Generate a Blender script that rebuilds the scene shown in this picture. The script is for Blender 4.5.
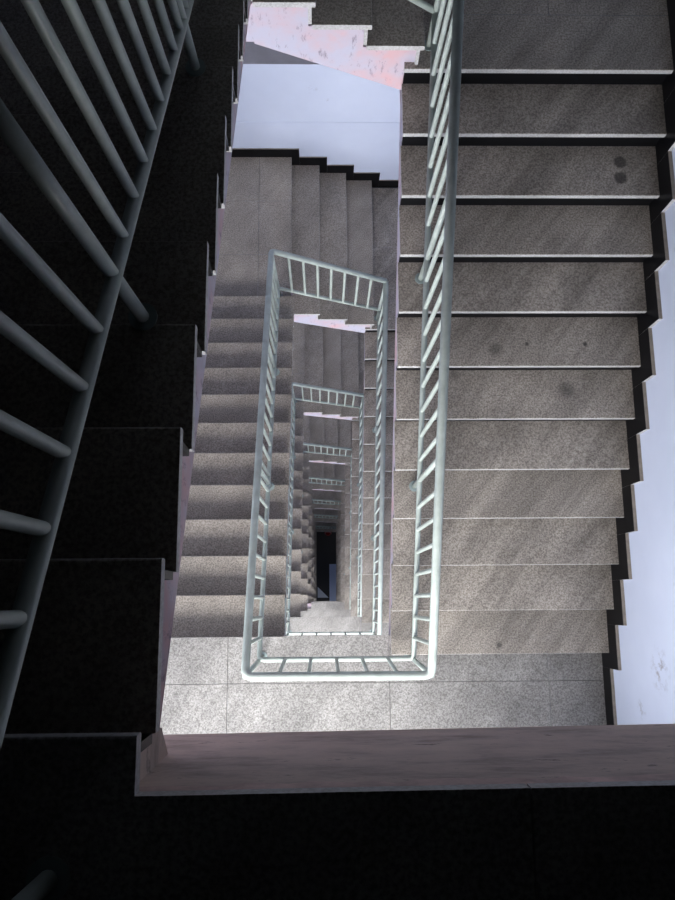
import bpy, bmesh, math, random
from mathutils import Vector, Matrix
random.seed(7)
for o in list(bpy.data.objects): bpy.data.objects.remove(o)
SC = bpy.context.scene
COL = SC.collection

# ------------------------------------------------------------------ camera
cd = bpy.data.cameras.new('camera'); cam = bpy.data.objects.new('camera', cd); COL.objects.link(cam)
cam.location = (0.0, -2.9294, 3.8613)
cam.rotation_euler = (0.1924, -0.0171, -0.0078)
cd.sensor_fit = 'VERTICAL'; cd.sensor_height = 36.0; cd.sensor_width = 27.0
cd.lens = 776.056 * 36.0 / 900.0
cd.clip_start = 0.02; cd.clip_end = 200
SC.camera = cam

# ------------------------------------------------------------------ measures of the stairwell (metres)
R = 0.1539990            # riser
H = 28 * R               # storey height
TH = 0.034               # thickness of a granite slab
OV = 0.021               # nosing overhang
XR, XL = 2.011, -1.86    # right and left wall
YB, YF = 1.75, -4.95     # back wall (top of the picture) and front wall (below the landing)
LAST = 6                 # storeys 0 .. LAST below the camera; -1 is the camera's own

# ------------------------------------------------------------------ world, daylight, exposure
w = bpy.data.worlds.new('sky'); SC.world = w; w.use_nodes = True
bg = w.node_tree.nodes['Background']; bg.inputs[0].default_value = (0.62, 0.76, 1.0, 1); bg.inputs[1].default_value = 0.6
SC.view_settings.view_transform = 'Standard'; SC.view_settings.look = 'None'
SC.view_settings.gamma = 1.0; SC.view_settings.use_curve_mapping = False
SC.view_settings.exposure = 0.0

WX0, WX1 = -1.55, 0.75   # window opening in the front wall
WZ0, WZ1 = 0.45, 3.05    # above the landing
WY0, WY1 = -4.80, -3.45  # window opening in the left wall, beside the half landing
DAY = {0: 1.0, 1: 0.9, 2: 0.85, 3: 0.8, 4: 0.55, 5: 0.3, 6: 0.12}
def daylight(loc, rot, sx, sy, e):
    l = bpy.data.lights.new('daylight', 'AREA'); l.shape = 'RECTANGLE'
    l.size = sx; l.size_y = sy; l.energy = e; l.color = (0.985, 0.985, 1.0)
    o = bpy.data.objects.new('daylight', l); COL.objects.link(o); o.location = loc; o.rotation_euler = rot
for s, e in DAY.items():
    zc = -12 * R - s * H + (WZ0 + WZ1) / 2
    daylight(((WX0 + WX1) / 2, YF - 3.2, zc + 1.8), (math.radians(71), 0, 0), 4.6, 3.4, 1250 * e)      # shines towards +Y
    daylight((XL - 2.4, (WY0 + WY1) / 2 - 0.9, zc), (math.radians(90), 0, math.radians(-68)), 3.6, 3.2, 250 * e)       # shines towards +X

# ------------------------------------------------------------------ materials
def newmat(name):
    m = bpy.data.materials.new(name); m.use_nodes = True
    nt = m.node_tree; b = nt.nodes['Principled BSDF']
    return m, nt, b
def N(nt, t, **kw):
    n = nt.nodes.new(t)
    for k, v in kw.items():
        if k.startswith('i_'): n.inputs[k[2:].replace('_', ' ')].default_value = v
        else: setattr(n, k, v)
    return n
def ramp(nt, stops):
    n = nt.nodes.new('ShaderNodeValToRGB'); cr = n.color_ramp
    while len(cr.elements) < len(stops): cr.elements.new(0.5)
    for e, (p, c) in zip(cr.elements, stops):
        e.position = p; e.color = (c, c, c, 1) if isinstance(c, (int, float)) else (*c, 1)
    return n
def mix(nt, blend, fac, a, b):
    n = nt.nodes.new('ShaderNodeMix'); n.data_type = 'RGBA'; n.blend_type = blend
    for sock, v in ((n.inputs[0], fac), (n.inputs[6], a), (n.inputs[7], b)):
        if hasattr(v, 'links'): nt.links.new(v, sock)
        elif isinstance(v, (int, float)): sock.default_value = v
        else: sock.default_value = (*v, 1)
    return n.outputs[2]
def noise(nt, vec, scale, detail=3, rough=0.55):
    n = N(nt, 'ShaderNodeTexNoise'); n.inputs['Scale'].default_value = scale
    n.inputs['Detail'].default_value = detail; n.inputs['Roughness'].default_value = rough
    nt.links.new(vec, n.inputs['Vector']); return n.outputs[0]
def spot(nt, pos, c, r0, r1):
    """1 inside radius r0 around c, 0 beyond r1 (a stain on a surface)"""
    d = N(nt, 'ShaderNodeVectorMath', operation='DISTANCE'); nt.links.new(pos, d.inputs[0]); d.inputs[1].default_value = c
    m = N(nt, 'ShaderNodeMapRange'); nt.links.new(d.outputs['Value'], m.inputs[0])
    m.inputs[1].default_value = r0; m.inputs[2].default_value = r1; m.inputs[3].default_value = 1; m.inputs[4].default_value = 0
    return m.outputs[0]

def granite(name, dark, light, spots=(), vein=0.0, rough=0.55):
    m, nt, b = newmat(name)
    g = N(nt, 'ShaderNodeNewGeometry'); pos = g.outputs['Position']
    fine = ramp(nt, [(0.36, 0.0), (0.62, 1.0)]); nt.links.new(noise(nt, pos, 95, 2, 0.7), fine.inputs[0])
    c = mix(nt, 'MIX', fine.outputs[0], dark, light)
    grit = ramp(nt, [(0.62, 0.0), (0.74, 0.7)]); nt.links.new(noise(nt, pos, 60, 3, 0.8), grit.inputs[0])
    c = mix(nt, 'MIX', grit.outputs[0], c, tuple(v * 0.45 for v in dark))
    cloud = ramp(nt, [(0.3, 0.78), (0.7, 1.12)]); nt.links.new(noise(nt, pos, 2.6, 4, 0.6), cloud.inputs[0])
    c = mix(nt, 'MULTIPLY', 1.0, c, cloud.outputs[0])
    if vein:
        m0 = N(nt, 'ShaderNodeMapping'); m0.inputs['Rotation'].default_value = (0, 0, math.radians(38)); nt.links.new(pos, m0.inputs[0])
        mp = N(nt, 'ShaderNodeMapping'); mp.inputs['Scale'].default_value = (7.0, 0.8, 2.0); nt.links.new(m0.outputs[0], mp.inputs[0])
        v = ramp(nt, [(0.35, 1 - vein), (0.5, 1.0), (0.66, 1 + vein)]); nt.links.new(noise(nt, mp.outputs[0], 1.0, 5, 0.65), v.inputs[0])
        c = mix(nt, 'MULTIPLY', 1.0, c, v.outputs[0])
    for (p, r0, r1, k, colr) in spots:
        f = spot(nt, pos, p, r0, r1)
        mm = N(nt, 'ShaderNodeMath', operation='MULTIPLY'); nt.links.new(f, mm.inputs[0]); mm.inputs[1].default_value = k
        c = mix(nt, 'MIX', mm.outputs[0], c, colr)
    nt.links.new(c, b.inputs['Base Color']); b.inputs['Roughness'].default_value = rough
    bp = N(nt, 'ShaderNodeBump'); bp.inputs['Strength'].default_value = 0.25; bp.inputs['Distance'].default_value = 0.002
    nt.links.new(noise(nt, pos, 120, 3, 0.7), bp.inputs['Height']); nt.links.new(bp.outputs[0], b.inputs['Normal'])
    return m
STAIN = (0.03, 0.028, 0.026); SCUFF = (0.60, 0.55, 0.47)
SPOTS = [((1.77, -0.382, -0.308), 0.030, 0.045, 0.75, STAIN), ((1.765, -0.486, -0.308), 0.030, 0.045, 0.75, STAIN),
         ((1.558, -1.612, -0.924), 0.03, 0.075, 0.55, STAIN), ((1.078, -1.388, -0.77), 0.02, 0.06, 0.5, STAIN), ((1.281, -1.355, -0.77), 0.006, 0.018, 0.8, STAIN),
         ((1.647, -1.356, -0.77), 0.008, 0.018, 0.85, STAIN), ((1.22, -3.239, -1.694), 0.01, 0.03, 0.7, STAIN), ((0.847, -1.51, -0.924), 0.01, 0.05, 0.45, STAIN)]
for (x, y), (dx, dy), n, z in (((1.59, -2.09), (0.022, 0.045), 4, -1.078), ((1.68, -2.09), (0.012, 0.045), 5, -1.078), ((1.60, -0.83), (0.03, -0.05), 4, -0.462)):
    SPOTS += [((x + dx * i, y + dy * i, z), 0.003, 0.022, 0.35, SCUFF) for i in range(n)]
M = {}
M['tread'] = granite('granite_tread', (0.19, 0.166, 0.140), (0.44, 0.395, 0.34), SPOTS, vein=0.27)
M['tread_plain'] = granite('granite_tread_plain', (0.20, 0.174, 0.146), (0.45, 0.403, 0.345), (), vein=0.09)
M['landing'] = granite('granite_landing', (0.155, 0.147, 0.136), (0.36, 0.345, 0.325), vein=0.16)
M['edge'] = granite('sawn_granite_edge', (0.36, 0.35, 0.34), (0.50, 0.50, 0.50))
def flat(name, c, rough=0.6, var=0.0, scale=3.0, spec=0.5):
    m, nt, b = newmat(name); b.inputs['Roughness'].default_value = rough; b.inputs['Base Color'].default_value = (*c, 1)
    b.inputs['Specular IOR Level'].default_value = spec
    if var:
        g = N(nt, 'ShaderNodeNewGeometry'); r_ = ramp(nt, [(0.3, 1 - var), (0.7, 1 + var * 0.4)])
        nt.links.new(noise(nt, g.outputs['Position'], scale, 5, 0.65), r_.inputs[0])
        nt.links.new(mix(nt, 'MULTIPLY', 1.0, c, r_.outputs[0]), b.inputs['Base Color'])
    return m
M['riser'] = flat('black_riser_tile', (0.006, 0.006, 0.007), 0.35, spec=0.08)
M['skirt'] = flat('black_skirting_tile', (0.006, 0.006, 0.007), 0.35, spec=0.08)
M['skirt_edge'] = flat('beige_skirting_edge', (0.30, 0.26, 0.21), 0.8, 0.25, 20)
M['bed'] = flat('dark_mortar', (0.05, 0.048, 0.045), 0.9)
M['rail'] = flat('pale_green_rail_paint', (0.455, 0.515, 0.465), 0.35, 0.22, 9)
M['weld'] = flat('dull_green_rail_paint', (0.30, 0.37, 0.36), 0.5, 0.3, 14)
M['frame'] = flat('white_window_frame', (0.7, 0.72, 0.74), 0.4)
M['glass'] = None
M['soffit'] = flat('painted_soffit', (0.45, 0.43, 0.43), 0.8, 0.2)
M['ledge'] = flat('dusty_grey_ledge', (0.30, 0.29, 0.30), 0.9, 0.25, 2.5)
M['upper_wall'] = flat('darkened_unseen_wall', (0.03, 0.027, 0.025), 0.9, 0.2)  # unseen upper walls and ceiling, made near black to cut bounced light
def wallmat():
    m, nt, b = newmat('bluish_white_wall_paint'); g = N(nt, 'ShaderNodeNewGeometry'); pos = g.outputs['Position']
    r_ = ramp(nt, [(0.3, (0.56, 0.615, 0.76)), (0.7, (0.62, 0.675, 0.82))]); nt.links.new(noise(nt, pos, 1.6, 4, 0.6), r_.inputs[0])
    c = r_.outputs[0]
    sm = ramp(nt, [(0.5, 0.0), (0.62, 0.65)]); nt.links.new(noise(nt, pos, 13, 4, 0.7), sm.inputs[0])
    for p, r0, r1 in (((2.0, -3.35, -0.92), 0.03, 0.16), ((2.0, -2.85, -0.55), 0.0, 0.10), ((2.0, -3.62, -1.25), 0.0, 0.08),
                      ((0.05, 1.75, -2.75), 0.0, 0.03), ((-.1, 1.75, -2.6), 0.0, 0.07)):
        f = spot(nt, pos, p, r0, r1)
        mm = N(nt, 'ShaderNodeMath', operation='MULTIPLY'); nt.links.new(f, mm.inputs[0]); nt.links.new(sm.outputs[0], mm.inputs[1])
        c = mix(nt, 'MIX', mm.outputs[0], c, (0.16, 0.13, 0.13))
    nt.links.new(c, b.inputs['Base Color']); b.inputs['Roughness'].default_value = 0.55
    return m
M['wall'] = wallmat()
def plaster():
    """pinkish plaster of the stringers, lavender patches and dark scuffs"""
    m, nt, b = newmat('pink_scuffed_plaster'); g = N(nt, 'ShaderNodeNewGeometry'); pos = g.outputs['Position']
    r_ = ramp(nt, [(0.38, (0.44, 0.43, 0.52)), (0.52, (0.48, 0.40, 0.46)), (0.66, (0.56, 0.36, 0.38))]); nt.links.new(noise(nt, pos, 4.2, 4, 0.6), r_.inputs[0])
    mp = N(nt, 'ShaderNodeMapping'); mp.inputs['Scale'].default_value = (14, 14, 5); nt.links.new(pos, mp.inputs[0])
    s = ramp(nt, [(0.57, 0.0), (0.68, 0.75)]); nt.links.new(noise(nt, mp.outputs[0], 1.4, 5, 0.75), s.inputs[0])
    c = mix(nt, 'MIX', s.outputs[0], r_.outputs[0], (0.14, 0.12, 0.15))
    nt.links.new(c, b.inputs['Base Color']); b.inputs['Roughness'].default_value = 0.8
    bp = N(nt, 'ShaderNodeBump'); bp.inputs['Strength'].default_value = 0.4; bp.inputs['Distance'].default_value = 0.006
    nt.links.new(noise(nt, pos, 14, 5, 0.6), bp.inputs['Height']); nt.links.new(bp.outputs[0], b.inputs['Normal'])
    return m
M['plaster'] = plaster()
def fasciamat():
    m, nt, b = newmat('dirty_pink_grey_fascia'); g = N(nt, 'ShaderNodeNewGeometry'); pos = g.outputs['Position']
    mp = N(nt, 'ShaderNodeMapping'); mp.inputs['Scale'].default_value = (1.4, 1, 3.2); nt.links.new(pos, mp.inputs[0])
    r_ = ramp(nt, [(0.3, (0.34, 0.27, 0.235)), (0.5, (0.57, 0.45, 0.39)), (0.72, (0.68, 0.54, 0.46))]); nt.links.new(noise(nt, mp.outputs[0], 3.5, 6, 0.7), r_.inputs[0])
    s = ramp(nt, [(0.60, 0.0), (0.68, 0.8)]); nt.links.new(noise(nt, mp.outputs[0], 7, 6, 0.75), s.inputs[0])
    c = mix(nt, 'MIX', s.outputs[0], r_.outputs[0], (0.07, 0.06, 0.06))
    nt.links.new(c, b.inputs['Base Color']); b.inputs['Roughness'].default_value = 0.85
    bp = N(nt, 'ShaderNodeBump'); bp.inputs['Strength'].default_value = 0.5; bp.inputs['Distance'].default_value = 0.008
    nt.links.new(noise(nt, mp.outputs[0], 9, 5, 0.6), bp.inputs['Height']); nt.links.new(bp.outputs[0], b.inputs['Normal'])
    return m
M['fascia'] = fasciamat()
M['fascia_lip'] = flat('pinkish_fascia_lip', (0.66, 0.48, 0.43), 0.8, 0.4, 11)
def glassmat():
    m, nt, b = newmat('window_glass'); b.inputs['Transmission Weight'].default_value = 1; b.inputs['Roughness'].default_value = 0.0
    b.inputs['IOR'].default_value = 1.05; return m
M['glass'] = glassmat()

# ------------------------------------------------------------------ helpers
def tag(o, label=None, cat=None, group=None, kind=None):
    if label: o['label'] = label
    if cat: o['category'] = cat
    if group: o['group'] = group
    if kind: o['kind'] = kind
    return o
def thing(name, loc, label, cat, group=None):
    o = bpy.data.objects.new(name, None); COL.objects.link(o); o.location = loc; o.empty_display_size = 0.1
    return tag(o, label, cat, group)
def build(name, bm, mats, parent=None):
    """link a bmesh given in world coordinates as one mesh object; origin at the parent's or at the mesh's base"""
    bm.normal_update()
    if parent is not None: org = Vector(parent['_org'])
    else:
        xs = [v.co for v in bm.verts]
        org = Vector((sum(c.x for c in xs) / len(xs), sum(c.y for c in xs) / len(xs), min(c.z for c in xs)))
    bmesh.ops.translate(bm, verts=bm.verts, vec=-org)
    me = bpy.data.meshes.new(name); bm.to_mesh(me); bm.free()
    for m in (mats if isinstance(mats, (list, tuple)) else [mats]): me.materials.append(m)
    o = bpy.data.objects.new(name, me); COL.objects.link(o)
    if parent is not None:
        o.parent = parent
        po = Vector(parent['_org']); pl = Vector(parent['_root'])
        o.location = (0, 0, 0)
    else: o.location = org
    return o
def root(name, loc, label, cat, group=None):
    o = thing(name, loc, label, cat, group); o['_org'] = list(loc); o['_root'] = list(loc); return o
def box(bm, x0, x1, y0, y1, z0, z1, mi=0, topmi=None, frontmi=None):
    v = [bm.verts.new((x, y, z)) for z in (z0, z1) for y in (y0, y1) for x in (x0, x1)]
    for idx, up in (((0, 2, 3, 1), 0), ((4, 5, 7, 6), 1), ((0, 1, 5, 4), 2), ((2, 6, 7, 3), 0), ((0, 4, 6, 2), 0), ((1, 3, 7, 5), 0)):
        f = bm.faces.new([v[i] for i in idx]); f.material_index = topmi if (up == 1 and topmi is not None) else frontmi if (up == 2 and frontmi is not None) else mi
def prism(bm, pts, axis, a0, a1, mi=0, upmi=None):
    """pts in the plane across axis: axis 'X' -> (y,z), axis 'Y' -> (x,z)"""
    mk = (lambda p, a: (a, p[0], p[1])) if axis == 'X' else (lambda p, a: (p[0], a, p[1]))
    A = [bm.verts.new(mk(p, a0)) for p in pts]; B = [bm.verts.new(mk(p, a1)) for p in pts]
    fs = []
    n = len(pts)
    for i in range(n): fs.append(bm.faces.new((A[i], A[(i + 1) % n], B[(i + 1) % n], B[i])))
    fs.append(bm.faces.new(A[::-1])); fs.append(bm.faces.new(B))
    for f in fs: f.material_index = mi
    bmesh.ops.recalc_face_normals(bm, faces=fs)
    if upmi is not None:
        for f in fs:
            f.normal_update()
            if f.normal.z > 0.9: f.material_index = upmi
def slab(bm, axis, nose, back, z, a0, a1):
    """granite slab, nose at coordinate `nose`, back edge at `back`, top at z; softly rounded nose"""
    sgn = 1 if nose > back else -1; e = 0.005
    pts = [(back, z), (nose - sgn * e, z), (nose - sgn * e * 0.3, z - e * 0.3), (nose, z - e), (nose, z - TH + e * 0.6), (nose - sgn * e * 0.6, z - TH), (back, z - TH)]
    prism(bm, pts, axis, a0, a1, 1, 0)
def tube(bm, pts, r, seg=12, cap=True, mi=0):
    pts = [Vector(p) for p in pts]; rings = []
    t0 = (pts[1] - pts[0]).normalized(); n = t0.orthogonal().normalized()
    prev = t0
    for i, p in enumerate(pts):
        if i == 0: t = t0
        elif i == len(pts) - 1: t = (pts[i] - pts[i - 1]).normalized()
        else: t = ((pts[i + 1] - p).normalized() + (p - pts[i - 1]).normalized()).normalized()
        q = prev.rotation_difference(t); n = q @ n; n = (n - t * n.dot(t)).normalized(); prev = t
        b = t.cross(n)
        rings.append([bm.verts.new(p + (n * math.cos(a) + b * math.sin(a)) * r) for a in (2 * math.pi * k / seg for k in range(seg))])
    for A, B in zip(rings, rings[1:]):
        for k in range(seg):
            f = bm.faces.new((A[k], A[(k + 1) % seg], B[(k + 1) % seg], B[k])); f.smooth = True; f.material_index = mi
    if cap:
        bm.faces.new(rings[0][::-1]).material_index = mi; bm.faces.new(rings[-1]).material_index = mi
def fillet(nodes, r, n=5):
    out = [Vector(nodes[0])]
    for a, b, c in zip(nodes, nodes[1:], nodes[2:]):
        a, b, c = Vector(a), Vector(b), Vector(c); u = (a - b).normalized(); v = (c - b).normalized()
        p, q = b + u * r, b + v * r
        for i in range(n + 1):
            t = i / n; out.append((1 - t) ** 2 * p + 2 * t * (1 - t) * b + t * t * q)
    out.append(Vector(nodes[-1])); return out

ORD = {-1: 'on the storey nearest the camera', 0: 'largest in view', 1: 'one storey further down', 2: 'two storeys further down',
       3: 'three storeys further down', 4: 'four storeys further down', 5: 'five storeys further down', 6: 'just above the dark bottom'}

# per storey irregularities of the masonry (measured)
XA = {0: 0.466, 1: 0.471, 2: 0.480}          # well side of the right flight
XBI = {-1: -0.320, 0: -0.290, 1: -0.301}     # well side of the left flight
YA0 = {0: 0.0, 1: 0.022, 2: 0.005}; TA = {0: 0.3, 1: 0.293, 2: 0.2916}
YB0 = {-1: -3.1435, 0: -3.1767, 1: -3.1257}; TB = {-1: 0.3005, 0: 0.2978, 1: 0.2939}
XS0 = {-1: -0.325, 0: -0.3256, 1: -0.297, 2: -0.281}; TS = 0.2955
YL = {-1: -3.249, 0: -3.172, 1: -3.128, 2: -3.08, 3: -2.96, 4: -2.93}
g_ = lambda d, s, dflt: d.get(s, dflt)
def par(s):
    return dict(xa=g_(XA, s, 0.480), xb=g_(XBI, s, -0.301), ya=g_(YA0, s, 0.005), ta=g_(TA, s, 0.2916), yb=g_(YB0, s, -3.10), tb=g_(TB, s, 0.292),
                xs=g_(XS0, s, -0.281), yl=g_(YL, s, -3.08), z=-s * H)
G = 0.004     # building joint to the walls
YS = 0.024   # well side of the short flights
JX = (1.598, 0.463, -0.686)

# ------------------------------------------------------------------ setting: walls, ceiling, ground floor, windows
ZTOP = 5.6; ZBOT = -(LAST + 1) * H
def struct(name, bm, m): return tag(build(name, bm, m), kind='structure')
bm = bmesh.new(); box(bm, XR, XR + 0.2, YF - 0.2, YB + 0.62, ZBOT, 1.6); struct('wall_right', bm, M['wall'])
bm = bmesh.new(); box(bm, XR, XR + 0.2, YF - 0.2, YB + 0.62, 1.6, ZTOP); struct('wall_right', bm, M['upper_wall'])
ZSP = H - 12 * R - 0.3     # above this level the unseen walls are darkened against bounced light
bm = bmesh.new(); box(bm, XL - 0.2, XL, WY1, YB + 0.5, ZBOT, ZSP); struct('wall_left', bm, M['wall'])
bm = bmesh.new(); box(bm, XL - 0.2, XL, YF - 0.2, WY0, ZBOT, ZSP); struct('wall_left', bm, M['wall'])
zprev = ZBOT
for s in range(LAST, -2, -1):
    z = -12 * R - s * H
    if s >= 0 and s not in DAY: continue
    bm = bmesh.new(); top = z + WZ0 if s >= 0 else ZSP
    box(bm, XL - 0.2, XL, WY0, WY1, zprev, top); struct('wall_left', bm, M['wall']); zprev = z + WZ1
bm = bmesh.new(); box(bm, XL - 0.2, XL, YF - 0.2, YB + 0.62, ZSP, ZTOP); struct('wall_left', bm, M['upper_wall'])
# back wall: thick up to a ledge in each storey, set back above it
for s in range(-1, LAST + 1):
    zl = -24 * R - s * H; bm = bmesh.new()
    box(bm, XL, XR, YB, YB + 0.62, zl - 0.9, zl + 1.446, 0, 1)
    top = zl + H - 0.9 if s >= 0 else ZTOP
    box(bm, XL, XR, YB + 0.48, YB + 0.62, zl + 1.446, top)
    struct('wall_back', bm, [M['wall'], M['ledge']])
    if s >= 0:   # the paint changes to a slightly raised dado
        bm = bmesh.new(); box(bm, XL, XR, YB - 0.004, YB, zl - 0.9, zl + 0.60); struct('trim_%d' % (s + 1), bm, M['wall'])
# front wall with a window in every lower storey
bm = bmesh.new(); box(bm, XL, XR, YF - 0.2, YF, H - 12 * R - 0.3, ZTOP); struct('wall_front', bm, M['upper_wall'])
for s in range(0, LAST + 1):
    z = -12 * R - s * H; bm = bmesh.new(); zt = z + H - 0.3; zb = z - 0.3
    if s in DAY:
        box(bm, XL, WX0, YF - 0.2, YF, zb, zt); box(bm, WX1, XR, YF - 0.2, YF, zb, zt)
        box(bm, WX0, WX1, YF - 0.2, YF, zb, z + WZ0); box(bm, WX0, WX1, YF - 0.2, YF, z + WZ1, zt)
    else: box(bm, XL, XR, YF - 0.2, YF, zb, zt)
    struct('wall_front', bm, M['wall'])
    if s in DAY:
        bm = bmesh.new(); a, b = z + WZ0, z + WZ1; t = 0.05
        for x0, x1, z0, z1 in ((WX0, WX1, a, a + t), (WX0, WX1, b - t, b), (WX0, WX0 + t, a + t, b - t), (WX1 - t, WX1, a + t, b - t),
                               ((WX0 + WX1) / 2 - 0.025, (WX0 + WX1) / 2 + 0.025, a + t, b - t)):
            box(bm, x0, x1, YF - 0.14, YF - 0.08, z0, z1)
        struct('window_%d' % (s + 1), bm, M['frame'])
        bm = bmesh.new()
        for y0, y1, z0, z1 in ((WY0, WY1, a, a + t), (WY0, WY1, b - t, b), (WY0, WY0 + t, a + t, b - t), (WY1 - t, WY1, a + t, b - t)):
            box(bm, XL - 0.14, XL - 0.08, y0, y1, z0, z1)
        struct('window_%d' % (s + 1 + len(DAY)), bm, M['frame'])
bm = bmesh.new(); box(bm, XL - 0.2, XR + 0.2, YF - 0.2, YB + 0.62, ZTOP, ZTOP + 0.2); struct('ceiling', bm, M['upper_wall'])
bm = bmesh.new(); box(bm, XL - 0.2, XR + 0.2, YF - 0.2, YB + 0.62, ZBOT - 0.2, ZBOT); struct('floor', bm, M['bed'])

# ------------------------------------------------------------------ flights
def tiles(bm, x0, x1, y0, y1, z, xs=(), ys=(), gap=0.0016, mi=0):
    X = [x0] + sorted(v for v in xs if x0 < v < x1) + [x1]; Y = [y0] + sorted(v for v in ys if y0 < v < y1) + [y1]
    for i in range(len(X) - 1):
        for j in range(len(Y) - 1):
            box(bm, X[i] + (gap if i else 0), X[i + 1] - (gap if i < len(X) - 2 else 0), Y[j] + (gap if j else 0), Y[j + 1] - (gap if j < len(Y) - 2 else 0), z - TH, z, 1, 0)

def flight_y(name, label, z0, ynose, sgn, n, x0, x1, well, group):
    """flight of n risers running along Y; ynose[k] is the k-th nose, ynose[0] the edge of the landing above; sgn +1 descends towards +Y.
    z0 level of the landing above; well = 'lo' if the open side is x0, else 'hi'"""
    rt = root(name, ((x0 + x1) / 2, ynose[-1], z0 - n * R), label, 'stairs', group)
    sx0, sx1 = (x0 + 0.009, x1 + 0.017) if well == 'lo' else (x0, x1 - 0.03)
    for k in range(1, n):
        bm = bmesh.new(); slab(bm, 'X', ynose[k], ynose[k - 1] - sgn * OV, z0 - k * R, x0, x1); build('tread', bm, [M['tread'] if sgn < 0 else M['tread_plain'], M['edge']], rt)
    for k in range(1, n + 1):
        yf = ynose[k - 1] - sgn * OV; bm = bmesh.new()
        a, b = sorted((yf, yf - sgn * 0.018))
        box(bm, x0 + (0.006 if well == 'lo' else 0), x1 - (0.006 if well == 'hi' else 0), a, b, z0 - k * R + 0.0005, z0 - (k - 1) * R - TH, 0); build('riser', bm, M['riser'], rt)
    # concrete body
    up = [(ynose[0] - sgn * (OV + 0.018), z0 - TH - 0.001)]
    for k in range(1, n + 1):
        y = ynose[k - 1] - sgn * (OV + 0.018)
        up.append((y, z0 - k * R - TH - 0.001 + (0)))
        if k < n: up.append((ynose[k] - sgn * (OV + 0.018), z0 - k * R - TH - 0.001))
    slope = R / abs(ynose[1] - ynose[0])
    W = 0.36
    ye = ynose[n - 1] + sgn * 0.25
    lo = [(ye, z0 - n * R - TH - 0.001), (ye, z0 - (n - 1) * R - slope * 0.25 - W), (ynose[0] - sgn * (OV + 0.018), z0 + slope * (OV + 0.018) - W)]
    bm = bmesh.new(); prism(bm, up + lo, 'X', sx0, sx1); build('stringer', bm, M['plaster'], rt)
    return rt

def flight_x(name, label, z0, xn, n, y0, y1, group):
    y1 -= 0.007
    rt = root(name, (xn[-1], (y0 + y1) / 2, z0 - n * R), label, 'stairs', group)
    for k in range(1, n):
        bm = bmesh.new(); slab(bm, 'Y', xn[k], xn[k - 1] - OV, z0 - k * R, y0, y1); build('tread', bm, [M['tread_plain'], M['edge']], rt)
    for k in range(1, n + 1):
        xf = xn[k - 1] - OV; bm = bmesh.new(); box(bm, xf - 0.018, xf, y0 + 0.004, y1, z0 - k * R + 0.0005, z0 - (k - 1) * R - TH, 0); build('riser', bm, M['edge'], rt)
    up = [(xn[0] - OV - 0.018, z0 - TH - 0.001)]
    for k in range(1, n + 1):
        x = xn[k - 1] - OV - 0.018; up.append((x, z0 - k * R - TH - 0.001))
        if k < n: up.append((xn[k] - OV - 0.018, z0 - k * R - TH - 0.001))
    sl = R / TS; WL, WR = (0.50, 0.43) if z0 > 0 else (0.44, 0.37); xe = xn[n - 1] - 0.02
    lo = [(xe, z0 - n * R - TH - 0.001), (xe, z0 - (n - 1) * R - WR), (xn[0] - OV - 0.018, z0 - WL + sl * 0.05)]
    up = up[:-1] + [(xn[n - 1] - OV - 0.018, z0 - n * R - TH - 0.001)]
    bm = bmesh.new(); prism(bm, up + lo, 'Y', y0 + 0.02, y1); build('stringer', bm, M['plaster'], rt)
    return rt

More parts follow.
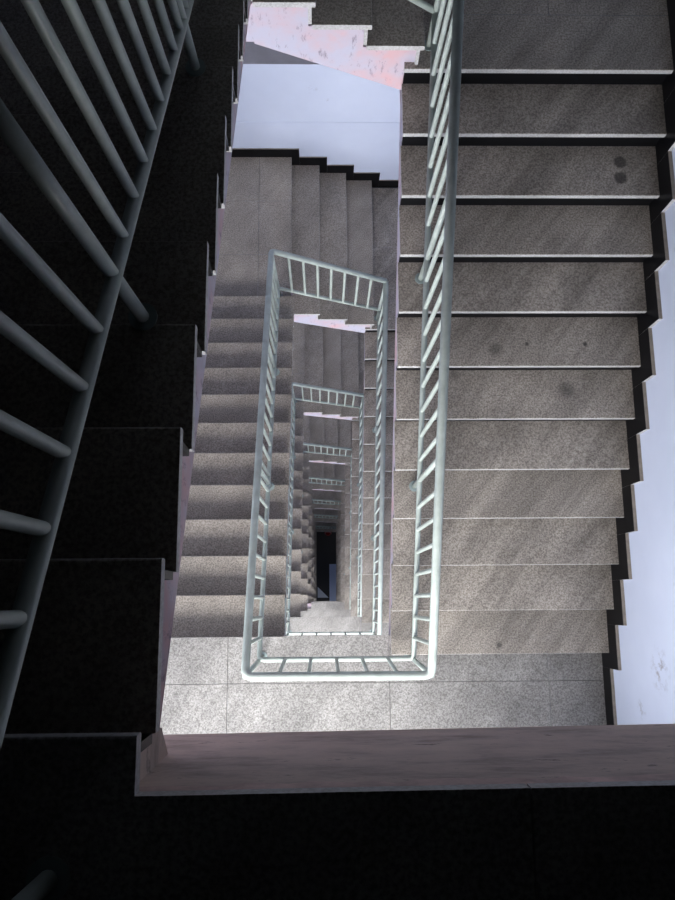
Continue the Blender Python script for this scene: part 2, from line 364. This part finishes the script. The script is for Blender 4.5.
def skew(bm):     # the top landing's edge is not quite square to the well; its fascia deepens to the right
    for v in bm.verts:
        if -3.6 < v.co.y < -3.2:
            t = (v.co.x + 0.32) / 0.93
            if t > 0: v.co.y += 0.0075 * t; v.co.z -= (0.05 * t if v.co.z < 2.0 else 0)
GF = 'flights of granite stairs winding down around the well'
GL = 'granite landings between the stair flights'
for s in range(-1, LAST + 1):
    P = par(s); z = P['z']; PN = par(s + 1); PP = par(s - 1)
    zl = z - 12 * R; zm = z - 24 * R
    ya = [P['ya'] - k * P['ta'] for k in range(12)]
    yb = [P['yb'] + k * P['tb'] for k in range(12)]
    if s < 0: yb[0] -= 0.008
    xs = [P['xs'] + k * TS for k in range(4)]
    where = ORD[s]
    if s >= 0:
        flight_y('stair_flight', 'long stair flight along the white right wall, %s' % where, z, ya, -1, 12, P['xa'], XR - 0.021, 'lo', GF)
    flight_y('stair_flight', ('unlit near black flight with pink stringer filling the left edge' if s < 0 else 'long grey flight left of the well without visible risers, %s' % where),
             zl, yb, +1, 12, XL + G, P['xb'], 'hi', GF)
    flight_x('stair_flight', ('short dark flight above a scuffed pink stringer at the top edge' if s < 0 else 'short flight across the top end of the well, %s' % where),
             zm, xs, 4, YS, YB, GF)
    # landing at the bottom of the picture
    rt = root('stair_landing', ((XL + XR) / 2, YF, zl - 0.2), ('unlit black landing along the bottom edge with dirty pinkish fascia' if s < 0 else 'wide granite half landing at the bottom end of the well, %s' % where), 'landing', GL)
    yl = P['yl']; bm = bmesh.new(); xL_, xR_ = XL + 0.012, XR - 0.021
    if s < 0:
        tiles(bm, XL + G, P['xb'], YF + G, yl, zl, JX, (-3.92, -4.52)); slab(bm, 'X', yb[0], yl, zl, XL + G, P['xb'])
        tiles(bm, P['xb'], xR_, YF + G, yl, zl, (0.35, 1.2), (-3.92, -4.52))
    else:
        tiles(bm, XL + G, P['xb'], YF + G, yb[0], zl, JX, (-3.498, -4.1, -4.7)); tiles(bm, P['xb'], xR_, YF + G, yl, zl, JX, (-3.498, -4.1, -4.7))
    if s < 0: skew(bm)
    build('landing_tiles', bm, [M['landing'], M['edge']], rt)
    bm = bmesh.new()
    yb_ = yl - 0.02
    FT = 0.655 if s < 0 else 0.42
    box(bm, XL + G, XR - G, YF + G, yb_ - 0.2, zl - 0.2, zl - TH - 0.002)
    box(bm, XL + G, XR - G, yb_ - 0.2, yb_, zl - FT, zl - TH - 0.002)
    if s < 0: prism(bm, [(yb_, zl - TH - 0.002), (yb[0] - OV - 0.02, zl - TH - 0.002), (yb[0] - OV - 0.02, zl - 0.36), (yb_, zl - 0.45)], 'X', XL + G, P['xb'] - 0.03)
    if s < 0: skew(bm)
    build('landing_fascia', bm, M['fascia'] if s < 0 else M['plaster'], rt)
    if s < 0:   # the uneven pink lip along the top of the fascia
        bm = bmesh.new(); rnd = random.Random(3); x = P['xb'] - 0.02; n = 60
        st = (XR - G - x) / n
        pr = []
        for i in range(n + 1):
            d = 0.012 + rnd.uniform(-0.003, 0.004); hgt = 0.085 + rnd.uniform(-0.010, 0.012)
            pr.append([bm.verts.new((x + i * st, yb_ - 0.001, zl - TH - 0.003)), bm.verts.new((x + i * st, yb_ + d, zl - TH - 0.003)),
                       bm.verts.new((x + i * st, yb_ + d * 0.8, zl - TH - hgt)), bm.verts.new((x + i * st, yb_ - 0.001, zl - TH - hgt - 0.02))])
        for a, b in zip(pr, pr[1:]):
            for i in range(4): bm.faces.new((a[i], b[i], b[(i + 1) % 4], a[(i + 1) % 4]))
        bm.faces.new(pr[0]); bm.faces.new(pr[-1][::-1]); bmesh.ops.recalc_face_normals(bm, faces=bm.faces)
        skew(bm)
        tag(build('plaster_lip', bm, M['fascia_lip'], rt), 'uneven pinkish lip along the top of the fascia')
    # left-hand upper landing (between long left flight and short flight)
    rt = root('corner_landing', ((XL + xs[0]) / 2, YB, zm - 0.2), 'granite corner landing at upper left of the well, %s' % where, 'landing', GL)
    bm = bmesh.new(); y0 = yb[11] - OV + 0.02
    tiles(bm, XL + 0.005, xs[0], yb[11] - OV - 0.017, YB - 0.007, zm, (-0.668,), (0.62, 1.226)); build('landing_tiles', bm, [M['tread_plain'], M['edge']], rt)
    bm = bmesh.new(); box(bm, XL + G, xs[0] - OV - 0.018, YS + 0.02, YB - 0.007, zm - (0.46 if s < 0 else 0.42), zm - TH - 0.002); build('landing_slab', bm, M['plaster'], rt)
    # right-hand upper landing (between short flight and the next long right flight)
    if s < LAST:
        zn = zm - 4 * R; x0 = xs[3] - OV
        rt = root('corner_landing', ((x0 + XR) / 2, YB, zn - 0.2), 'granite corner landing at upper right by the wall, %s' % ORD[s + 1], 'landing', GL)
        bm = bmesh.new(); slab(bm, 'X', PN['ya'], 0.353 - 0.0016, zn, PN['xa'], XR - 0.021)
        tiles(bm, x0 + 0.002, XR - 0.021, 0.353 + 0.0016, YB - 0.02, zn, (1.3,), (1.0,)); build('landing_tiles', bm, [M['tread'], M['edge']], rt)
        bm = bmesh.new(); box(bm, PN['xa'] + 0.009, XR - G, PN['ya'] + OV + 0.018, YB - 0.007, zn - 0.36, zn - TH - 0.002); build('landing_slab', bm, M['plaster'], rt)
    # skirting
    SK = 0.155; bt = 0.022
    if s >= 0:
        bm = bmesh.new(); Y = [v - 0.105 for v in ya]; Y = [YB] + Y
        for k in range(0, 12):
            zk = z - k * R; box(bm, XR - bt, XR, Y[k + 1] + 0.0008, Y[k], (zk - R + 0.002) , zk + SK - (0.004 if k else 0), 0, 1, 2)
        box(bm, XR - bt, XR, YF, Y[12] , zl + 0.001, zl + SK - 0.006, 0, 1)
        struct('baseboard_right', bm, [M['skirt'], M['skirt_edge'], M['edge']])
    bm = bmesh.new(); X = [XL] + [v + 0.085 for v in xs] + [XR - bt]
    for k in range(0, 5):
        zk = zm - k * R; box(bm, X[k], X[k + 1] - 0.0008, YB - 0.016, YB - 0.0045, max(zk - R + 0.002, zm - 4 * R + 0.001), zk + SK - 0.006, 0, 1)
    struct('baseboard_back', bm, [M['skirt'], M['skirt_edge']])

# ------------------------------------------------------------------ railing: one welded loop per storey
RB, RH = 0.0175, 0.0255     # bottom rail, handrail radius
XRB, XRH = 0.606, 0.622     # right side: bottom rail / handrail
XLB, XLH = -0.440, -0.458
YTB, YTH = 0.150, 0.150
YLB, YLH = -3.315, -3.355
GR = 'pale green painted steel railings ringing the stairwell'
def ring(s):
    z = -s * H; seg = 14 if s <= 1 else 8
    nose = lambda Y: Y * R / 0.3                # nose line of the right flight relative to z
    TR_h = (XRH, YTH, z + 0.077 + 0.945); TR_b = (XRB, YTB, z + 0.077 + 0.185)
    BR_h = (XRH, YLH, z - 1.722 + 0.935); BR_b = (XRB, YLB, z - 1.702 + 0.145)
    BL_h = (XLH, YLH, z - 1.722 + 0.925); BL_b = (XLB, YLB, z - 1.702 + 0.135)
    TL_h = (XLH, YTH, z - 3.568 + 0.945); TL_b = (XLB, YTB, z - 3.568 + 0.105)
    NX_h = (XRH, YTH, z - H + 0.077 + 0.945); NX_b = (XRB, YTB, z - H + 0.077 + 0.185)
    lab = {-1: 'unlit dark railing crossing the left edge close to the camera', 0: 'largest pale green railing loop around the well, beside the right flight',
           1: 'second largest pale green railing loop, seen inside the first', 2: 'third pale railing loop down the well', 3: 'fourth railing loop down the well, small and pale',
           4: 'fifth railing loop down the well, thin in the dim shaft', 5: 'sixth railing loop down the well, barely lit', 6: 'lowest railing loop, just above the dark ground floor'}[s]
    zb = -12 * R - s * H
    rt = root('stair_railing', (XRB, YLB, zb), lab, 'railing', GR)
    if s >= 0: H_, B_ = [TR_h, BR_h, BL_h, TL_h, NX_h], [TR_b, BR_b, BL_b, TL_b, NX_b]
    else:
        z0 = -12 * R - s * H
        BR_h, BR_b = (XR - 0.05, YLH - 0.02, z0 + 1.10), (XR - 0.05, YLH - 0.02, z0 + 0.30)
        BL_h, BL_b = (-0.48, YLH - 0.02, z0 + 1.12), (-0.455, YLH - 0.02, z0 + 0.425)
        TL_b = (-0.455, YTB, z - 3.536 + 0.18); TL_h = (-0.48, YTH, z - 3.536 + 1.10)
        H_, B_ = [BR_h, BL_h, TL_h, NX_h], [BR_b, BL_b, TL_b, NX_b]
    bm = bmesh.new(); tube(bm, fillet(H_, 0.05), RH, seg + 4, cap=True); build('handrail', bm, M['rail'], rt)
    bm = bmesh.new(); tube(bm, fillet(B_, 0.03, 3), RB, seg, cap=True); build('bottom_rail', bm, M['rail'], rt)
    # posts with floor flanges
    P = par(s)
    def post(hb, ht, foot, r=0.0165):
        bm = bmesh.new(); hb, ht = Vector(hb), Vector(ht); foot = Vector(foot)
        tube(bm, [foot, ht], r, seg); p = build('post', bm, M['rail'], rt)
        bm = bmesh.new(); tube(bm, [foot, foot + Vector((0, 0, 0.006))], 0.036, 20); build('flange', bm, M['weld'], rt)
    def lerp(a, b, t): return tuple(x + (y - x) * t for x, y in zip(a, b))
    def on(a, b, ax, v): return lerp(a, b, (v - a[ax]) / (b[ax] - a[ax]))
    sides = list(zip(B_, B_[1:], H_, H_[1:]))
    for i, (b0, b1, h0, h1) in enumerate(sides):
        ax = 1 if abs(b1[1] - b0[1]) > abs(b1[0] - b0[0]) else 0
        L = abs(b1[ax] - b0[ax]); sp = 0.1385 if ax else (0.178 if i == (1 if s >= 0 else 0) else 0.130)
        n = round(L / sp); 
        posts = []
        kind = ('A', 'L', 'B', 'S')[i] if s >= 0 else ('L', 'B', 'S')[i]
        if kind == 'A': posts = [(-0.985, z - 4 * R), (-2.185, z - 8 * R)]
        if kind == 'B': posts = [(-2.225, zb - 3 * R), (-1.05, zb - 7 * R)] if s < 0 else [(-2.0, zb - 4 * R if P['yb'] + 4 * P['tb'] >= -2.0 else zb - 5 * R), (-0.84, zb - 8 * R)]
        for yv, zf in posts:
            a = on(b0, b1, 1, yv); c = on(h0, h1, 1, yv); post(a, (c[0], c[1], c[2]), (a[0] + (a[0] - c[0]) * 0.15, yv, zf))
        for k in range(1, n):
            v = b0[ax] + (b1[ax] - b0[ax]) * k / n
            if any(abs(v - pv) < 0.05 for pv, _ in posts): continue
            a = Vector(on(b0, b1, ax, v)); c = Vector(on(h0, h1, ax, v))
            bm = bmesh.new(); tube(bm, [a, c], 0.0132, seg if s < 1 else 6, cap=False); build('baluster', bm, M['rail'], rt)
    # corner posts
    cz = {'A': z, 'L': zb, 'B': zb, 'S': zb - 12 * R}
    cs = [(B_[0], H_[0], z)] if s >= 0 else []
    k0 = 1 if s >= 0 else 0
    cs += [(B_[k0], H_[k0], zb), (B_[k0 + 1], H_[k0 + 1], zb), (B_[k0 + 2], H_[k0 + 2], zb - 12 * R)]
    for b_, h_, zf in cs: post(b_, h_, (b_[0], b_[1], zf))
for s in range(-1, LAST + 1): ring(s)

# ------------------------------------------------------------------ painted light and things left on the dark ground floor
bm = bmesh.new(); box(bm, 0.24, 0.58, -2.95, -1.35, ZBOT + 0.001, ZBOT + 0.012, 0)  # light on the ground floor, put in as a flat pale strip
tag(build('floor_light_strip', bm, M['wall']), 'pale bluish strip standing for lit floor at the bottom of the well', 'mat')
bm = bmesh.new(); prism(bm, [(-0.26, -2.36), (-0.26, -2.78), (0.30, -2.78)], 'X', 0, 1)
bm.free(); bm = bmesh.new()
lo = [bm.verts.new((x, y, ZBOT + 0.001)) for x, y in ((-0.27, -2.32), (-0.27, -2.78), (0.20, -2.78))]; hi = [bm.verts.new((v.co.x, v.co.y, ZBOT + 0.03)) for v in lo]
bm.faces.new(lo[::-1]); bm.faces.new(hi)
for i in range(3): bm.faces.new((lo[i], lo[(i + 1) % 3], hi[(i + 1) % 3], hi[i]))
bmesh.ops.recalc_face_normals(bm, faces=bm.faces)
tag(build('board', bm, M['frame']), 'triangular white board lying on the dark ground floor', 'board')
rb = root('bucket', (0.19, 0.0, ZBOT), 'small red bucket far down on the dark ground floor', 'bucket')
bm = bmesh.new(); n = 24
prof = [(0.0, 0.003), (0.105, 0.003), (0.14, 0.28), (0.15, 0.285), (0.15, 0.275), (0.138, 0.268), (0.10, 0.012), (0.0, 0.012)]
rg = [[bm.verts.new((0.19 + r_ * math.cos(2 * math.pi * k / n), r_ * math.sin(2 * math.pi * k / n), ZBOT + h_)) for k in range(n)] for r_, h_ in prof[1:-1]]
for A, B in zip(rg, rg[1:]):
    for k in range(n): bm.faces.new((A[k], A[(k + 1) % n], B[(k + 1) % n], B[k]))
bm.faces.new(rg[0][::-1]); bm.faces.new(rg[-1]); bmesh.ops.recalc_face_normals(bm, faces=bm.faces)
M['red'] = flat('red_plastic', (0.55, 0.03, 0.02), 0.4)
build('pail', bm, M['red'], rb)
bm = bmesh.new(); tube(bm, [(0.19 + 0.145 * math.cos(a), 0.145 * math.sin(a) * 0.5 - 0.06, ZBOT + 0.29 + 0.10 * math.sin(a)) for a in (math.pi * k / 12 for k in range(13))], 0.004, 6)
build('handle', bm, M['frame'], rb)

for o in bpy.data.objects:
    for k in ('_org', '_root'):
        if k in o: del o[k]
